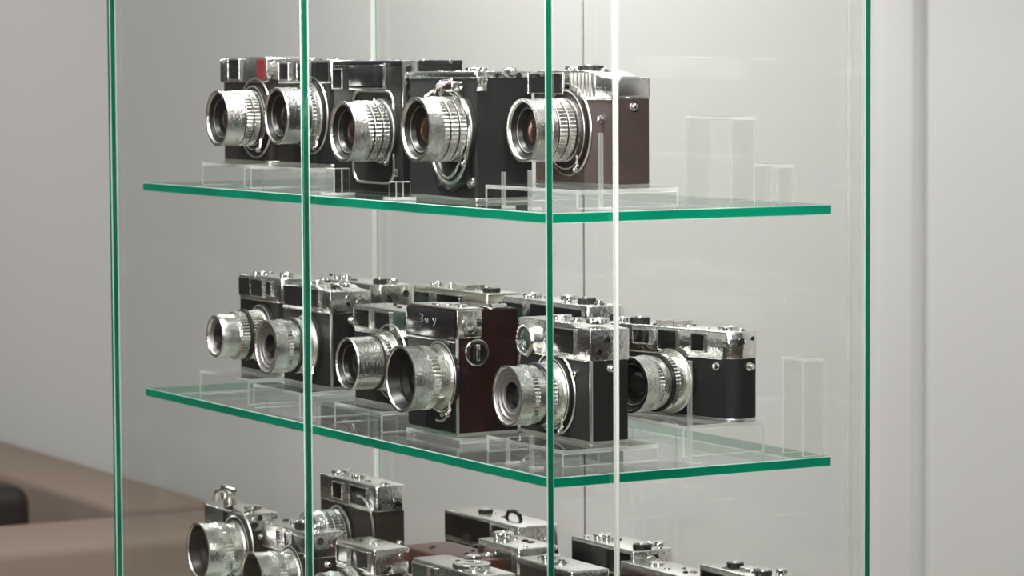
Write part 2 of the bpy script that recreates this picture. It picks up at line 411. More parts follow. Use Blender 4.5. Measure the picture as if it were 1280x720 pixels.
# ------------------------------------------------------------ extra pieces of single cameras
def extra_reflex_ribs(root, W, H, D, hb, f, h):
    b = MB()
    for i in range(7):
        x = .47 * W - h + i * W * .045
        b.box(x, x + W * .022, f - 1.6, f + 1, hb + 1.5, H - 2.2, 'satin' if i % 2 else 'smooth', .5, 2)
    b.build('ribbed_front', root)
    b = MB()   # sloping polished shoulder next to the side
    b.prism([(-D / 2 + 1, hb + .5), (D / 2 - 1, hb + .5), (D / 2 - 2, hb + 11), (D / 2 - 8, hb + 15.5), (-D / 2 + 4, hb + 15.5), (-D / 2 + 1, hb + 12)], h - 20, h + .8, 'smooth', 2.4, 4, axis='x')
    b.build('polished_shoulder', root)

def extra_box_front(root, W, H, D, hb, f, h):
    b = MB(); b.tube(round_rect(h - 78, h - 12, 9, 76, 11, f - .4), 1.1, 'satin', 8, True); b.build('trim_frame', root)
    b = MB(); b.box(h - 82, h - 22, f - 2.2, f + 1, 79, 95, 'gloss_black', 1, 2); b.build('finder_hood', root)
    b = MB(); b.box(h - 80, h - 20, f - 3, f, 76.4, 78.4, 'chrome', .6, 2); b.box(h - 24, h - 21.5, f - 3, f, 77, 96, 'chrome', .6, 2); b.build('hood_trim', root)
    b = MB(); b.box(h - .4, h + 1.4, f + .5, f + 13, 64, H - 1, 'chrome', .5, 2); o = b.build('side_strip', root)
    q = MB()
    for z in (68, 74, 80, 86, 92): q.lathe([(1.4, 2.6), (2.4, 2.4), (2.4, 1.2), (2.0, 0)], (h, f + 5 + (z % 4), z), 'x', 'gloss_black' if z % 12 else 'dark_chrome', 20)
    q.build('dial_window', o)
    b = MB(); b.box(h - .2, h + 1.6, f + 11, f + 13.2, 2, H, 'chrome', .6, 2); b.build('edge_strip', root)
    b = MB(); b.box(h - 10, h - 4, f - 2.4, f, 14, 20, 'chrome', 1, 2); b.build('latch', root)
    b = MB(); b.tube([(h - 40, f - 2, 70), (h - 30, f - 3, 60), (h - 24, f - 2, 52)], 1, 'dark_chrome'); b.build('strut', root)

def extra_folding(root, W, H, D, hb, f, h):
    # lens standard plate with its ring, struts and wire finder above
    b = MB(); b.prism([(h - 52, 10), (h - 30, 6), (h - 8, 12), (h - 4, 40), (h - 8, 66), (h - 30, 74), (h - 54, 66)], f - 3.5, f - .5, 'gloss_black', .8, 2); pl = b.build('lens_standard', root)
    b = MB(); b.tube([(h - 32 + 29 * math.cos(a), f - 4, 45 + 33 * math.sin(a)) for a in [2 * PI * i / 60 for i in range(60)]], 1.2, 'satin', 8, True)
    b.tube([(h - 30 + 23 * math.cos(a), f - 6.5, 46 + 30 * math.sin(a)) for a in [2 * PI * i / 60 for i in range(60)]], .8, 'chrome', 8, True); b.build('trim_ring', pl)
    b = MB()
    b.tube([(h - 40, f - 8, 72), (h - 34, f - 14, 76), (h - 26, f - 16, 80), (h - 18, f - 10, 82), (h - 12, f - 4, 78)], 1.6, 'dark_chrome', 8)
    b.tube([(h - 44, f - 14, 74), (h - 36, f - 20, 73), (h - 30, f - 14, 78), (h - 34, f - 9, 83), (h - 24, f - 6, 84)], 1.2, 'chrome', 8)
    b.box(h - 30, h - 12, f - 12, f - 3, 76, 83, 'chrome', 1.4, 3); b.box(h - 26, h - 14, f - 13, f - 11, 77.5, 81.5, 'oxblood', .6, 2)
    b.tube([(h - 22, f - 6, 70), (h - 12, f - 3, 64), (h - 8, f - 3, 60)], 1.3, 'satin', 8)
    b.build('folding_finder', root)
    b = MB()   # chamfered chrome cap at the top front corner of the side
    b.box(h - 1, h + .8, f + 1, f + 9, H - 14, H, 'chrome', .8, 2); b.lathe([(0, 4), (2.4, 4), (2.8, 3)], (h - 1, f + 5, H - 7), 'x', 'chrome', 24); b.build('hinge_cap', root)
    b = MB(); b.lathe([(0, 4.5), (1.6, 4.2), (1.6, 2.6), (.8, 2.2), (.8, 0)], (h - 6, f, 13), '-y', 'chrome', 24); b.box(h - 8, h - 4, f - 3, f, 11, 14, 'chrome', .4); b.build('door_latch', root)

def extra_twin_front(root, W, H, D, hb, f, h):
    b = MB(); b.box(h - W + 1, h - 2, f - 2, f + 1, hb - 1, H - 1.2, 'gloss_black', .8, 2); o = b.build('name_panel', root)
    b2 = MB(); b2.box(h - W + .6, h - 1, f - .9, f + .6, 3, hb - 3, 'black', .4, 1); b2.build('front_leather', root)
    b = MB()   # faint worn engraved lettering on the panel
    zz = (hb + H) / 2 - 1.2
    def seg(pts):
        b.tube([(h - 52 + a * 1.15, f - 2.1, zz + c) for a, c in pts], .34, 'white_paint', 5)
    seg([(0, 5.5), (3.5, 5.5), (4, 4.2), (1.5, 3), (4, 2), (3.5, .5), (0.5, .2)]); seg([(7, 3), (8.6, 0), (10.5, 3.4)]); seg([(10.8, 0), (11, 3)])
    seg([(17, 4), (19, 2)]); seg([(21.5, 4.5), (20, 0), (18, -1.6)])
    b.build('engraved_lettering', o)
    b = MB(); b.box(h - W + .5, h + .6, f - 2.6, f + .5, hb - 2.8, hb - 1, 'chrome', .5, 2); b.build('trim_line', root)
    for (a0, a1, R, r_) in ((20, 100, 31, 1.0), (-100, -10, 31, 1.0), (-80, -20, 27, 1.6)):
        b = MB(); b.tube([(h - 26 + R * .8 * math.cos(math.radians(a)), f - .5, 40 + R * math.sin(math.radians(a))) for a in range(a0, a1, 6)], r_, 'satin', 8); b.build('trim_arc', root)
    b = MB(); b.box(-h + .5, h - 1, f + .5, f + 22, H - .6, H + 1, 'chrome', .6, 2); b.build('top_cover', root)
    b = MB(); b.box(h - 2, h + .8, f, f + 20, hb, H, 'chrome', 1.4, 3)
    b.lathe([(0, 6), (2.5, 6), (3.2, 4.8), (3.2, 2), (2.4, 0)], (h, f + 9, hb + 9), 'x', 'chrome', 28); b.lathe([(0, 3), (3, 2.6), (3.4, 0)], (h, f + 16.5, hb + 11), 'x', 'dark_chrome', 20)
    b.build('corner_cap', root)
    b = MB(); b.tube([(h - 6, f + 22, H + .6), (h - 1, f + 28, H + 1.6), (h - 4, f + 38, H + 1), (h - 14, f + 46, H + .4)], 2, 'chrome', 10); b.lathe([(0, 7), (1.5, 7), (2, 5), (2, 0)], (h - 8, f + 30, H - .4), 'z', 'gloss_black', 28); b.build('wind_lever', root)

def extra_finder_round(root, W, H, D, hb, f, h):
    b = MB(); b.lathe([(0, 12), (6, 12), (7.2, 10.6), (7, 9.2), (4.5, 8.8)], (-h + 16, f + 2, hb + 9), '-y', 'chrome', 40)
    o = b.build('finder_barrel', root)
    b = MB(); b.lathe([(4.5, 8.9), (6, 7), (6.8, 4), (7, 0)], (-h + 16, f + 2, hb + 9), '-y', 'window_green', 36); b.build('finder_glass', o)

def extra_flash(root, W, H, D, hb, f, h):
    b = MB()
    b.lathe([(0, 4), (5, 4), (6, 7), (11, 7.6), (13, 5), (13, 0)], (-h + 22, f + 12, H), 'z', 'chrome', 28, [2, 3], .08)
    b.lathe([(0, 5), (3, 5.6), (7, 4), (8, 0)], (-h + 36, f + 8, H + 2), 'z', 'olive_chrome', 24)
    b.tube([(-h + 14, f + 4, H + 4), (-h + 20, f + 2, H + 11), (-h + 30, f + 6, H + 16), (-h + 40, f + 10, H + 14)], 2.0, 'chrome', 10)
    b.lathe([(0, 3.2), (4, 3), (5, 0)], (-h + 28, f + 6, H + 14), 'z', 'chrome', 20)
    b.build('synchro_fitting', root)

def extra_lens_collar(root, W, H, D, hb, f, h):
    b = MB(); b.tube([(h - 24 + 25 * math.cos(a), f - 3, 38 + 29 * math.sin(a)) for a in [math.radians(t) for t in range(-90, 100, 6)]], .9, 'satin', 8); b.build('trim_arc', root)

def extra_hood_handle(root, W, H, D, hb, f, h):
    b = MB(); b.tube([(h - 52, 0, H - .5), (h - 48, 0, H + 5), (h - 38, 0, H + 6.5), (h - 30, 0, H + 4), (h - 28, 0, H - .5)], 1.6, 'black_metal', 10); b.build('carry_loop', root)
    b = MB(); b.tube([(h, f + 2, 20), (h + 1, f + 2, H - 6), (h + 1.4, f + 8, H - .4), (h + 1.4, bk_(D) - 6, H - 1), (h + 1, bk_(D) - 3, H - 10), (h, bk_(D) - 3, 30)], 1.2, 'satin', 8); b.build('side_frame', root)
def bk_(D): return D / 2

# ------------------------------------------------------------ room
def wall_box(name, x0, x1, y0, y1, z0, z1, mat):
    b = MB(); b.box(x0, x1, y0, y1, z0, z1, mat, 0); return structure(b.build(name, scale=1))
wall_box('floor', -3.5, 1.0, -3.5, 6.5, -.1, 0, 'floor')
wall_box('wall_right', 1.0, 1.15, -1.1, 6.5, 0, 3.0, 'wall')
b = MB(); b.box(.990, 1.02, .950, 1.016, 0, 3.0, 'wall', .009, 5); structure(b.build('shade_band_batten', scale=1))  # added batten; its rounded edges give the wall's soft upright shade bands
wall_box('baseboard_right', .985, 1.0, -1.1, 6.5, 0, .1, 'plinth')

# ------------------------------------------------------------ display case
X, Y = 252.5, 740.0          # footprint in mm, corner nearest the camera at the world origin
case = thing('display_case', 'tall frameless green-edged glass display case standing near the grey wall', 'display case', (.126, .37, 0))
CX, CY = 126.0, 370.0
def sheet(name, x0, x1, y0, y1, z0, z1, thin, big, edge, arris='arris', ch=.7, parent=case, ox=CX, oy=CY, dirs=None):
    bm = bmesh.new(); bmesh.ops.create_cube(bm, size=1)
    for v in bm.verts:
        v.co = Vector(((x0 + x1) / 2 + v.co.x * (x1 - x0) - ox, (y0 + y1) / 2 + v.co.y * (y1 - y0) - oy, (z0 + z1) / 2 + v.co.z * (z1 - z0)))
    if ch: bmesh.ops.bevel(bm, geom=bm.edges[:], offset=ch, segments=1, affect='EDGES', profile=.5)
    bm.normal_update(); names = [big, edge, arris]
    for f in bm.faces:
        n = f.normal; a = abs(n[thin])
        if a > .98: f.material_index = 0
        elif max(abs(n.x), abs(n.y), abs(n.z)) > .98: f.material_index = 1
        else: f.material_index = 2
    bmesh.ops.scale(bm, vec=(.001,) * 3, verts=bm.verts)
    me = bpy.data.meshes.new(name); bm.to_mesh(me); bm.free()
    for m in names: me.materials.append(M[m])
    o = bpy.data.objects.new(name, me); C.objects.link(o); o.parent = parent
    return o
Z0, Z1, T = 862, 1640, 5.2
SEAM = 372.0
def pane(*a, e='edge', ar='arris'): return sheet('glass_panel', *a, 'pane', e, arris=ar)
pane(0, T, 0, 359.5, Z0, Z1, 0)                      # left face, nearer sheet
pane(0, T, 362, Y - T - .4, Z0, Z1, 0)               # left face, farther sheet
pane(0, X - T - .4, Y - T, Y, Z0, Z1, 1)             # far end
pane(X - T, X, 0, Y, Z0, Z1, 0)                      # wall side
pane(T + .4, 52, .2, 4.6, Z0, Z1, 1, e='acrylic_edge', ar='acrylic')                 # end nearest the camera
pane(54.4, 235.5, .2, 4.6, Z0, Z1, 1, e='acrylic_edge', ar='acrylic')
pane(237.5, X - T - .4, .2, 4.6, Z0, Z1, 1, e='acrylic_edge', ar='acrylic')
for x, wd, mm in ((52.3, 1.7, 'milky'), (235.8, 1.2, 'acrylic')):
    b = MB(); b.box(x - CX, x + wd - CX, -.1 - CY, 4.9 - CY, Z0, Z1, mm, .3, 1); b.build('pane_strip', case)  # pale strips added for thin upright lines across the end glass
b = MB(); b.box(X - T - 1.2 - CX, X - T - .1 - CX, SEAM - CY, SEAM + 1.4 - CY, Z0, Z1, 'steel', .2, 1); b.build('seam_trim', case)
b = MB(); b.box(X - 9.2 - CX, X - T - .2 - CX, Y - 9 - CY, Y - T - .3 - CY, Z0, Z1, 'milky', .5, 1); b.build('pane_strip', case)
SH = {'top': 1220, 'mid': 1050, 'low': 880}
for k, z in SH.items():
    sheet('glass_shelf', 5.6, 224, 5.2, 680, z - 7, z, 2, 'shelf_glass', 'shelf_edge', ch=.6)
b = MB(); b.box(-8 - CX, X + 8 - CX, -8 - CY, Y + 8 - CY, 60, Z0, 'plinth', 2, 2); b.box(20 - CX, X - 20 - CX, 20 - CY, Y - 20 - CY, 0, 61, 'black_metal', 1, 1); b.build('plinth', case)
b = MB(); b.box(-4 - CX, X + 4 - CX, -4 - CY, Y + 4 - CY, Z1, Z1 + 8, 'steel', 1, 2)
lid = b.build('lid_frame', case)

# ------------------------------------------------------------ acrylic risers and uprights
def riser(label, x0, x1, y0, y1, zs, h, ups=(), name='display_riser', grp='clear acrylic camera risers'):
    """bridge of clear acrylic; sizes in metres from the world origin, zs shelf height in m, h height in mm"""
    cx, cy = (x0 + x1) * 500, (y0 + y1) * 500
    r = thing(name, label, 'display stand', (cx / 1000, cy / 1000, zs + .0003), 0, grp)
    X0, X1, Y0, Y1 = x0 * 1000, x1 * 1000, y0 * 1000, y1 * 1000
    t = min(2.6, h * .45)
    def S(nm, a): return sheet(nm, *a, 'acrylic', 'acrylic_edge', arris='acrylic_edge', ch=.25, parent=r, ox=cx, oy=cy)
    S('top_sheet', (X0, X1, Y0, Y1, h - t, h, 2))
    if h > 6:
        S('side_sheet', (X0, X1, Y0, Y0 + t, 0, h - t, 1)); S('side_sheet', (X0, X1, Y1 - t, Y1, 0, h - t, 1))
    else:
        S('side_sheet', (X0, X1, Y0, Y0 + 3, 0, h - t, 2)); S('side_sheet', (X0, X1, Y1 - 3, Y1, 0, h - t, 2))
    return r
def upright(label, x, y, zs, h, dep=4, t=1.8, foot=9):
    """a small L of clear sheet standing on the shelf, its thin edge towards the viewer"""
    X0, Y0 = x * 1000, y * 1000
    r = thing('acrylic_upright', label, 'display stand', (x, y, zs), 0, 'clear acrylic uprights')
    def S(nm, a): return sheet(nm, *a, 'acrylic', 'acrylic_edge', arris='acrylic_edge', ch=.2, parent=r, ox=X0, oy=Y0)
    S('upright_sheet', (X0, X0 + t, Y0, Y0 + dep, t, h, 0))
    S('foot_sheet', (X0, X0 + foot, Y0, Y0 + dep, 0, t, 2))
    return r

ZT, ZM, ZL = 1.220, 1.050, .880
cam = camera_body
# ---- top shelf
riser('clear acrylic riser under the brown leather camera at the right of the top shelf', .050, .128, .045, .172, ZT, 12)
cam('top', 'dark brown leather camera with polished chrome top, rightmost on the top shelf', .06, .087, ZT + .0123, 108, 79, 28,
    dict(top=20, leather='brown', round=2.5, prof=[(0, 0), (0, .86), (.04, .95), (.62, .98), (.74, .9), (.86, .74), (1, .70), (1, 0)],
         windows=[(.01, .44, .20, .84, 'window', 4)], dials=[(.30, .5, 7, 3, 'knurl', .98), (.52, .45, 9, 3.2, 'black', .98), (.66, .5, 5, 3, 'button', .9)],
         lens=(61, 38, 21.6, 36, 'bright'), flange=28, flangemat='brownblack', mountring=31, front_buttons=[(.86, 46, 2.6)], plainside=True, extra=extra_reflex_ribs))
cam('top', 'black folding camera with chrome struts above its lens, second from right on the top shelf', .175, .0445, ZT + .0004, 100, 90, 45,
    dict(top=5, leather='charcoal', round=1.5, lens=(24, 50, 22.6, 34.5, 'ringed'), flange=25, dials=[(.6, .5, 8, 3, 'knurl'), (.8, .4, 6, 3, 'button'), (.93, .7, 5, 2.5, 'knurl')],
         prof=[(0, 0), (0, 1), (1, 1), (1, 0)], lugs=(), extra=extra_folding))
cam('top', 'large black box camera with rounded chrome frame line, middle one on the top shelf', .28, .041, ZT + .0004, 112, 98, 50,
    dict(top=4, topmat='gloss_black', leather='black', basemat='black_metal', round=1.5, lens=(29, 47, 22.0, 33.5, 'ringed'), flange=24,
         prof=[(0, 0), (0, 1), (1, 1), (1, 0)], lugs=(), trim=False, windows=[(.02, .16, -4.0, -.6, 'window')], extra=extra_box_front))
riser('clear acrylic riser under the second camera from the left on the top shelf', .020, .078, .400, .498, ZT, 18)
cam('top', 'black camera half hidden behind the glass door joint, second from left on the top shelf', .40, .043, ZT + .0183, 96, 81, 32,
    dict(top=18, leather='black', round=4, windows=[(.08, .25, .2, .85), (.42, .62, .15, .85)], panels=[(.66, .98, .1, .9, 'gloss_black')],
         lens=(34, 39, 21.7, 30, 'smooth'), flange=26, mountring=29, dials=[(.3, .5, 6, 2, 'knurl'), (.8, .5, 6, 2, 'button')]))
riser('clear acrylic riser under the leftmost camera on the top shelf', .022, .076, .512, .596, ZT, 18)
cam('top', 'black camera with mirror-bright chrome top plate, leftmost on the top shelf', .51, .041, ZT + .0183, 90, 84, 32,
    dict(top=20, leather='brownblack', round=9, windows=[(.22, .45, .12, .88)], lens=(22, 36, 21.8, 33.5, 'bright'), flange=26, flangemat='brownblack', mountring=31,
         prof=[(0, 0), (0, .94), (.06, 1), (.94, 1), (1, .94), (1, 0)], panels=[(.80, .97, .1, .9, 'red_reflection')]))  # red panel is a painted reflection in the top plate
# ---- middle shelf, front row
riser('clear acrylic riser under the black rangefinder in front of the glass corner', .038, .112, .045, .150, ZM, 11)
cam('mid', 'black rangefinder camera with round chrome finder, near the glass corner on the middle shelf', .06, .068, ZM + .0113, 98, 80, 30,
    dict(top=24, leather='charcoal', round=3, edge_strip=1, windows=[(.42, .80, .16, .80)], lens=(48, 31, 20.6, 37, 'wide_ring'), flange=25, mountring=28,
         dials=[(.35, .5, 7, 3, 'knurl'), (.84, .5, 8, 4, 'knurl'), (.62, .4, 5, 3, 'button')], front_buttons=[(.80, 47, 2.4)],
         prof=[(0, 0), (0, .98), (.72, 1), (.78, .92), (1, .88), (1, 0)], extra=extra_finder_round))
riser('thin clear acrylic pad under the oxblood camera on the middle shelf', .040, .100, .190, .275, ZM, 4)
cam('mid', 'large camera with oxblood leather side, round key and black name panel on the middle shelf', .20, .042, ZM + .0045, 74, 89, 49,
    dict(top=20, topmat='oxblood', plainside=True, leather='oxblood', round=1.5, edge_strip=1, lens=(21, 41, 23.2, 34, 'hood'), flange=26, flangemat='gloss_black', side_knobs=[(15, 59, 9.5)], lugs=(),
         prof=[(0, 0), (0, .96), (.02, 1), (.98, 1), (1, .95), (1, 0)], dials=[(.35, .35, 10, 2, 'knurl'), (.75, .3, 6, 3, 'button')], extra=extra_twin_front))
riser('clear acrylic riser under the chrome-topped camera left of the oxblood camera', .026, .078, .285, .365, ZM, 15)
cam('mid', 'chrome-topped rangefinder with two dark windows, just left of the oxblood camera', .28, .044, ZM + .0153, 88, 72, 30,
    dict(top=19, leather='black', round=4, windows=[(.06, .34, .2, .84, 'window'), (.44, .72, .2, .84, 'window')], lens=(26, 34, 19.4, 36, 'smooth'), flange=23, mountring=27,
         dials=[(.75, .5, 4, 1.6, 'knurl')], edge_strip=0))
riser('clear acrylic riser under the black camera right behind the left glass joint, middle shelf', .016, .074, .402, .488, ZM, 19)
cam('mid', 'black camera with large grey lens ring, behind the glass joint on the middle shelf', .405, .0435, ZM + .0193, 86, 78, 34,
    dict(top=20, leather='black', round=2, edge_strip=1, panels=[(.05, .60, .12, .88, 'gloss_black')], windows=[(.64, .80, .2, .85)],
         lens=(40, 32, 20.8, 36, 'wide_ring'), flange=24, dials=[(.3, .5, 7, 2, 'knurl'), (.75, .5, 6, 2, 'knurl'), (.92, .5, 4, 3, 'button')],
         prof=[(0, 0), (0, .9), (.3, .95), (.34, 1), (.7, 1), (.76, .9), (1, .84), (1, 0)]))
riser('clear acrylic riser under the leftmost camera on the middle shelf', .022, .082, .509, .606, ZM, 20)
cam('mid', 'small black camera with stepped chrome lens, leftmost on the middle shelf', .507, .0495, ZM + .0205, 84, 78, 32,
    dict(top=20, leather='black', round=8, panels=[(.06, .30, .15, .85, 'gloss_black')], windows=[(.36, .62, .2, .84), (.70, .82, .3, .8)], lens=(34, 32, 19.6, 42, 'stepped'), flange=24,
         dials=[(.15, .5, 7, 2, 'knurl'), (.82, .4, 6, 4, 'knurl'), (.68, .5, 4, 3, 'button')]))
# ---- middle shelf, back row
riser('clear acrylic riser under the far left camera of the back row on the middle shelf', .128, .166, .505, .612, ZM, 13)
cam('mid', 'low chrome and black camera, farthest left in the back row of the middle shelf', .50, .133, ZM + .0133, 114, 77, 30,
    dict(top=20, leather='charcoal', topmat='chrome', round=3, panels=[(.14, .70, .12, .78, 'gloss_black')], dials=[(.06, .5, 7, 4, 'tall'), (.2, .5, 6, 3, 'knurl'), (.8, .4, 6, 4, 'black'), (.95, .5, 5, 5, 'tall')],
         lens=(55, 30, 18, 16, 'smooth'), flange=22))
riser('clear acrylic riser under the aged camera in the back row, middle of the middle shelf', .154, .198, .370, .495, ZM, 13)
cam('mid', 'aged chrome rangefinder with a black finder panel behind the oxblood camera, middle shelf', .37, .159, ZM + .0133, 124, 77, 30,
    dict(top=24, leather='charcoal', topmat='olive_chrome', round=4, windows=[(.06, .26, .25, .8, 'window_green'), (.36, .66, .22, .8, 'window')], panels=[(.74, .95, .12, .6, 'dark_chrome')], shoe=.55,
         dials=[(.12, .5, 6, 3, 'knurl'), (.32, .5, 4, 4, 'button'), (.86, .45, 7, 3.5, 'black')], lens=(60, 28, 18, 14, 'smooth'), flange=22))
riser('clear acrylic riser under the wide black-panelled camera behind the glass corner, middle shelf', .156, .200, .222, .350, ZM, 13)
cam('mid', 'wide rangefinder with long black top panel behind the glass corner, middle shelf', .22, .160, ZM + .0133, 130, 77, 32,
    dict(top=22, leather='charcoal', topmat='chrome', round=5, windows=[(.04, .28, .2, .8, 'window_green')], panels=[(.36, .93, .1, .86, 'gloss_black')],
         dials=[(.15, .5, 7, 3, 'knurl'), (.62, .4, 6, 5, 'tall'), (.78, .5, 7, 4, 'black'), (.93, .5, 5, 4, 'button')], lens=(62, 28, 18, 14, 'smooth'), flange=22))
riser('clear acrylic riser under the black leather rangefinder at the right of the middle shelf', .135, .200, .050, .165, ZM, 21)
cam('mid', 'long black leather rangefinder with chrome top and angled lens, rightmost on the middle shelf', .045, .172, ZM + .0213, 132, 62, 27,
    dict(top=19, leather='charcoal', topmat='chrome', round=11, panels=[(.0, .2, .1, .86, 'inner_grey')], windows=[(.45, .58, .18, .86, 'window'), (.70, .79, .24, .82, 'window'), (.26, .38, .35, .8, 'window')], shoe=.45,
         dials=[(.05, .5, 6, 3, 'knurl'), (.2, .45, 7, 4, 'black'), (.85, .5, 7, 2.5, 'knurl'), (.95, .5, 4, 2, 'button')], lens=(60, 25, 19.5, 42, 'slender2'), flange=23, front_buttons=[(.88, 38, 3)], lever=False), yaw=-12)
# ---- bottom shelf
riser('clear acrylic riser under the leftmost camera of the bottom shelf', .025, .080, .575, .655, ZL, 8)
cam('low', 'brown leather camera with tall chrome fitting on top, leftmost on the bottom shelf', .57, .044, ZL + .0083, 80, 66, 30,
    dict(top=14, leather='brownblack', round=2, edge_strip=1, lens=(11, 38, 22.5, 36, 'hood'), flange=27, mountring=30, dials=[(.8, .5, 7, 5, 'tall')], panels=[(.5, .62, .1, .9, 'window')], extra=extra_flash))
riser('clear acrylic riser under the windowed camera behind the glass joint, bottom shelf', .030, .080, .462, .556, ZL, 8)
cam('low', 'small camera with row of windows, behind the glass joint on the bottom shelf', .46, .050, ZL + .0083, 90, 64, 30,
    dict(top=20, leather='brownblack', topmat='chrome', round=3, windows=[(.36, .46, .2, .8), (.52, .62, .2, .8), (.68, .94, .2, .8)], lens=(30, 28, 20.5, 36, 'hood'), flange=24,
         dials=[(.62, .4, 8, 5, 'black'), (.82, .5, 6, 5, 'knurl'), (.4, .5, 6, 3, 'knurl')]))
riser('tall clear acrylic riser under the brown camera standing highest on the bottom shelf', .120, .165, .502, .604, ZL, 22)
cam('low', 'dark brown camera with grey chrome top standing highest at the back of the bottom shelf', .50, .128, ZL + .0223, 106, 77, 27,
    dict(top=21, leather='brown', topmat='chrome', round=5, windows=[(.28, .44, .2, .78), (.58, .86, .15, .82)], lens=(64, 30, 22, 30, 'ringed'), flange=25,
         dials=[(.15, .5, 8, 3.5, 'knurl'), (.45, .5, 6, 3, 'knurl'), (.9, .5, 5, 2, 'button')], side_knobs=(), front_buttons=[], lugs=((20, 30), (12, 22)), extra=extra_lens_collar))
riser('clear acrylic riser under the chrome-framed rangefinder in the middle of the bottom shelf', .050, .092, .362, .424, ZL, 8)
cam('low', 'chrome-framed rangefinder left of the red leather camera on the bottom shelf', .36, .056, ZL + .0083, 66, 64, 30,
    dict(top=20, leather='brownblack', round=2, windows=[(.08, .34, .2, .82), (.46, .88, .2, .82)], lens=(34, 26, 19, 28, 'wide_ring'), flange=22, dials=[(.5, .5, 4, 1.5, 'button')]))
riser('clear acrylic riser under the red leather camera on the bottom shelf', .085, .135, .298, .392, ZL, 8)
cam('low', 'camera in red-brown leather with a chrome corner, middle of the bottom shelf', .29, .094, ZL + .0083, 100, 61, 42,
    dict(top=8, leather='red', topmat='red', round=4, panels=(), dials=[(.93, .3, 6, 4, 'tall'), (.85, .7, 6, 3, 'knurl')], windows=(), trim=False, lens=(50, 30, 18, 20, 'smooth'), flange=22))
riser('clear acrylic riser under the pale chrome camera in front of the red leather camera', .055, .098, .202, .304, ZL, 8)
cam('low', 'pale chrome camera with round top knob, just before the red leather camera', .20, .059, ZL + .0083, 104, 66, 30,
    dict(top=20, leather='brownblack', round=3, windows=[(.04, .26, .2, .82, 'window_green'), (.32, .38, .2, .82, 'window_green')], dials=[(.62, .5, 14, 4, 'knurl'), (.85, .5, 6, 2, 'button')], lens=(50, 26, 18, 24, 'smooth'), flange=22))
riser('clear acrylic riser under the camera with a carry loop, bottom shelf', .175, .222, .365, .485, ZL, 8)
cam('low', 'tall camera with broad black panel and carry loop, at the back of the bottom shelf', .36, .180, ZL + .0083, 122, 72, 36,
    dict(top=24, leather='charcoal', topmat='chrome', round=2, panels=[(.02, .62, .14, .9, 'gloss_black')], windows=[(.68, .93, .35, .86)], dials=[(.3, .5, 6, 2.5, 'black')], lens=(60, 30, 17, 12, 'smooth'), flange=22, extra=extra_hood_handle))
riser('clear acrylic riser under the green-windowed camera in front of the black-panelled one', .122, .168, .272, .345, ZL, 8)
cam('low', 'chrome camera with greenish window just left of the glass corner on the bottom shelf', .27, .130, ZL + .0083, 64, 71, 34,
    dict(top=24, leather='charcoal', topmat='chrome', round=3, windows=[(.5, .88, .14, .8, 'window_green')], panels=[(.05, .2, .1, .8, 'dark_chrome')], dials=[(.15, .5, 8, 5, 'knurl'), (.32, .4, 5, 3, 'button')], edge_strip=1, lens=(44, 28, 17, 12, 'smooth'), flange=21))
riser('clear acrylic riser under the low camera right of the glass corner, bottom shelf', .078, .118, .112, .186, ZL, 8)
cam('low', 'low chrome camera directly right of the glass corner on the bottom shelf', .11, .082, ZL + .0083, 78, 80, 30,
    dict(top=18, leather='brownblack', round=2, panels=[(.08, .86, .08, .8, 'brownblack')], dials=[(.3, .5, 7, 4, 'knurl'), (.5, .5, 5, 3, 'button')], edge_strip=1, lens=(40, 28, 18, 20, 'smooth'), flange=22))
riser('clear acrylic riser under the black-panelled camera behind the white seal strip', .182, .222, .205, .288, ZL, 8)
cam('low', 'black-panelled rangefinder with chrome dials, behind the white strip on the bottom shelf', .20, .186, ZL + .0083, 90, 74, 34,
    dict(top=20, leather='charcoal', round=2, panels=[(.03, .96, .12, .86, 'gloss_black')], dials=[(.2, .5, 7, 3, 'knurl'), (.35, .4, 4, 4, 'button'), (.92, .35, 7, 4, 'black'), (.8, .7, 6, 3, 'knurl'), (.95, .75, 4, 5, 'tall')], side_knobs=[(14, 64, 6)], lens=(45, 28, 17, 18, 'smooth'), flange=21))
riser('clear acrylic riser under the second camera from right, bottom shelf', .185, .222, .105, .192, ZL, 8)
cam('low', 'chrome-topped camera second from right on the bottom shelf', .10, .168, ZL + .0083, 90, 70, 30,
    dict(top=16, leather='charcoal', round=3, panels=[(.55, .95, .1, .7, 'gloss_black')], dials=[(.3, .5, 6, 2, 'knurl')], lens=(45, 28, 17, 18, 'smooth'), flange=21))
riser('clear acrylic riser under the rightmost camera of the bottom shelf', .176, .218, .020, .092, ZL, 8)
cam('low', 'small dark camera with knurled dials, rightmost on the bottom shelf', .018, .172, ZL + .0083, 72, 81, 32,
    dict(top=18, leather='charcoal', round=3, panels=[(.05, .9, .08, .8, 'gloss_black')], dials=[(.3, .5, 6, 3, 'black'), (.55, .5, 7, 2.5, 'knurl'), (.85, .4, 6, 3, 'black'), (.93, .75, 4, 4, 'tall')], lens=(36, 28, 17, 18, 'smooth'), flange=21))

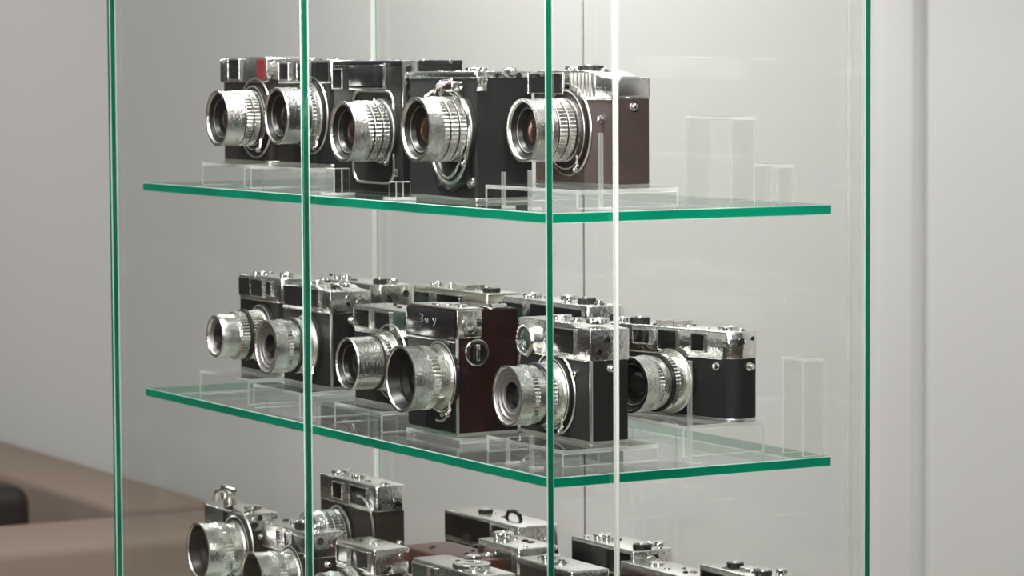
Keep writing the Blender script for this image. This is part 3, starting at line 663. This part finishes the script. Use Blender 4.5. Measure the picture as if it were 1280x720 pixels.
# ---- clear uprights and the empty stand
upright('thin clear acrylic upright in front of the brown leather camera, top shelf', .054, .022, ZT, 50)
upright('short clear acrylic upright below the lens of the rightmost top shelf camera', .017, .050, ZT, 26)
upright('clear acrylic upright below the lens left of the glass corner, top shelf', .015, .082, ZT, 24)
upright('clear acrylic upright below the grey-ringed lens left of the glass corner, middle shelf', .016, .080, ZM, 17)
upright('small clear acrylic upright just left of the glass corner, middle shelf', .016, .048, ZM, 22)
upright('tall clear acrylic upright crossing the lens of the rightmost middle shelf camera', .117, .014, ZM, 69)
def block(label, x, y, zs, s, h):
    r = thing('acrylic_block', label, 'display stand', (x, y, zs + .0003), 0, 'small clear acrylic blocks')
    X0, Y0 = x * 1000, y * 1000
    o = sheet('solid_block', X0 - s / 2, X0 + s / 2, Y0 - s / 2, Y0 + s / 2, 0, h, 0, 'acrylic', 'acrylic', arris='acrylic_edge', ch=.8, parent=r, ox=X0, oy=Y0)
    sheet('block_foot', X0 - s * .8, X0 + s * .8, Y0 - s * .6, Y0 + s * .6, -.2, 2, 2, 'acrylic', 'acrylic_edge', arris='acrylic_edge', ch=.3, parent=r, ox=X0, oy=Y0)
    return r
block('small clear acrylic block in front of the large black box camera, top shelf', .020, .342, ZT, 13, 20)
block('small clear acrylic block in front of the black folding camera, top shelf', .020, .243, ZT, 12, 13)
def arch(label, x, y0, y1, zs, h, dep=18, t=2.0):
    cx, cy = x * 1000, (y0 + y1) * 500
    r = thing('empty_display_stand', label, 'display stand', (x, cy / 1000, zs), 0, 'empty clear stands')
    X0, X1, Y0, Y1 = cx - dep / 2, cx + dep / 2, y0 * 1000, y1 * 1000
    def S(nm, a): return sheet(nm, *a, 'acrylic', 'acrylic_edge', arris='acrylic_edge', ch=.2, parent=r, ox=cx, oy=cy)
    S('top_sheet', (X0, X1, Y0, Y1, h - t, h, 2)); S('leg_sheet', (X0, X1, Y0, Y0 + t, 0, h - t, 1)); S('leg_sheet', (X0, X1, Y1 - t, Y1, 0, h - t, 1))
    return r
arch('tall empty clear acrylic stand at the right back of the top shelf', .208, .088, .148, ZT, 58, 20)
arch('small empty clear acrylic stand at the right end of the top shelf', .214, .045, .075, ZT, 26, 14)
arch('clear acrylic stand right of the long black rangefinder, middle shelf', .214, .012, .038, ZM, 66, 16)

# ------------------------------------------------------------ sofa and bag
sofa = thing('sofa', 'beige low sofa with broad flat arms behind the glass case at lower left', 'sofa', (.55, 3.7, 0))
SX, SY = 550, 3700
def sb(name, x0, x1, y0, y1, z0, z1, mat, bev):
    b = MB(); b.box(x0 - SX, x1 - SX, y0 - SY, y1 - SY, z0, z1, mat, bev, 4); return b.build(name, sofa)
sb('backrest', 752, 905, 2610, 5000, 60, 664, 'sofa', 14)
sb('armrest', 60, 905, 2365, 2606, 60, 652, 'sofa', 16)
sb('armrest', 60, 905, 5004, 5240, 60, 652, 'sofa', 16)
sb('seat_base', 90, 750, 2610, 5000, 60, 300, 'sofa_side', 12)
sb('seat_cushion', 90, 748, 2614, 3790, 302, 440, 'sofa_side', 30)
sb('seat_cushion', 90, 748, 3796, 4996, 302, 440, 'sofa_side', 30)
for x in (100, 860):
    for y in (2420, 5180):
        b = MB(); b.lathe([(0, 16), (60, 22), (62, 0)], (x - SX, y - SY, 0), 'z', 'black_metal', 20); b.build('leg', sofa)
bag = thing('shoulder_bag', 'dark brown bag standing on the sofa seat at the left edge', 'bag', (.60, 2.74, .441))
b = MB(); b.box(-230, 45, -70, 70, 0, 255, 'bag', 26, 4); bag_o = b.build('bag_body', bag)
b = MB(); b.tube([(-180, 0, 225), (-170, 0, 250), (-90, 0, 258), (-20, 0, 250), (-10, 0, 225)], 6, 'bag', 8); b.build('handle', bag)

# ------------------------------------------------------------ light
def area(name, loc, rot, sx, sy, power, col=(1, 1, 1), spread=180):
    l = bpy.data.lights.new(name, 'AREA'); l.shape = 'RECTANGLE'; l.size = sx; l.size_y = sy; l.energy = power; l.color = col
    l.spread = math.radians(spread)
    o = bpy.data.objects.new(name, l); C.objects.link(o); o.location = loc
    d = (Vector(rot) - Vector(loc)).normalized(); o.rotation_euler = d.to_track_quat('-Z', 'Y').to_euler(); return o
area('wall_washer_lamp', (.50, 1.68, 2.20), (1.0, 1.68, 1.42), .2, .2, 20, (1, .992, .97))
area('far_fill', (-.40, 3.9, 1.80), (1.0, 3.5, .9), .25, .25, 10, (1, .985, .96))  # unseen fill light added to lift the far wall and sofa
area('case_lamp', (-.30, .10, 2.40), (.10, .34, 1.05), .10, .10, 5.6, (1, .995, .975), 42)
area('overhead_fill', (-1.3, -.4, 2.75), (-1.3, -.4, 0), 1.6, 1.6, 42, (1, .99, .97))  # added overhead fill, there for bright reflections in the chrome barrels
area('side_fill', (-2.6, -1.0, 1.9), (0, .4, 1.1), 1.3, 1.3, 30, (1, .99, .97))  # added fill for chrome highlights; no window is known here
area('end_fill', (-.60, -1.20, 1.80), (.15, .1, 1.3), .03, .03, .85, (1, .99, .97), 30)  # small unseen light added for the camera sides at the near end
area('lid_lamp', (.126, .33, 1.630), (.126, .33, 0), .10, .55, 3.0, (1, .99, .97))

w = bpy.data.worlds.new('room_surroundings'); bpy.context.scene.world = w; w.use_nodes = True
nt = w.node_tree; nt.nodes.clear()
out = nt.nodes.new('ShaderNodeOutputWorld'); bg = nt.nodes.new('ShaderNodeBackground')
tc = nt.nodes.new('ShaderNodeTexCoord'); sp = nt.nodes.new('ShaderNodeSeparateXYZ'); cr = nt.nodes.new('ShaderNodeValToRGB')
mr = nt.nodes.new('ShaderNodeMapRange'); mr.inputs['From Min'].default_value = -1; mr.inputs['From Max'].default_value = 1
nt.links.new(tc.outputs['Generated'], sp.inputs[0]); nt.links.new(sp.outputs['Z'], mr.inputs['Value']); nt.links.new(mr.outputs[0], cr.inputs[0])
e = cr.color_ramp.elements
e[0].position = 0; e[0].color = (.06, .048, .04, 1)
e[1].position = 1; e[1].color = (.55, .54, .52, 1)
for pos, c in ((.42, (.05, .043, .038)), (.50, (.06, .056, .052)), (.56, (.20, .195, .19)), (.62, (.34, .335, .33)), (.66, (.10, .098, .095)), (.74, (.62, .61, .59))):
    q = cr.color_ramp.elements.new(pos); q.color = (*c, 1)
bg.inputs['Strength'].default_value = .62
nt.links.new(cr.outputs[0], bg.inputs[0]); nt.links.new(bg.outputs[0], out.inputs[0])

# ------------------------------------------------------------ the photograph's camera
cd = bpy.data.cameras.new('camera'); co = bpy.data.objects.new('camera', cd); C.objects.link(co)
F, yaw, pitch, roll = 3926.33, .507992, -.0698187, -.00529577
cd.sensor_width = 36; cd.lens = F * 36 / 1280; cd.clip_start = .05
fw = Vector((math.sin(yaw) * math.cos(pitch), math.cos(yaw) * math.cos(pitch), math.sin(pitch)))
r0 = Vector((math.cos(yaw), -math.sin(yaw), 0)); u0 = r0.cross(fw)
rr = math.cos(roll) * r0 + math.sin(roll) * u0; uu = -math.sin(roll) * r0 + math.cos(roll) * u0
mt = Matrix(((rr.x, uu.x, -fw.x), (rr.y, uu.y, -fw.y), (rr.z, uu.z, -fw.z)))
co.matrix_world = Matrix.Translation((-.98885, -1.73132, 1.31223)) @ mt.to_4x4()
cd.dof.use_dof = True; cd.dof.focus_distance = 2.15; cd.dof.aperture_fstop = 20
sc = bpy.context.scene; sc.camera = co
sc.view_settings.view_transform = 'Standard'; sc.view_settings.look = 'None'; sc.view_settings.gamma = 1; sc.view_settings.use_curve_mapping = False
sc.view_settings.exposure = 0.0
cy = sc.cycles
cy.max_bounces = 10; cy.transparent_max_bounces = 48; cy.glossy_bounces = 6; cy.diffuse_bounces = 4; cy.sample_clamp_indirect = 6
cy.use_denoising = True
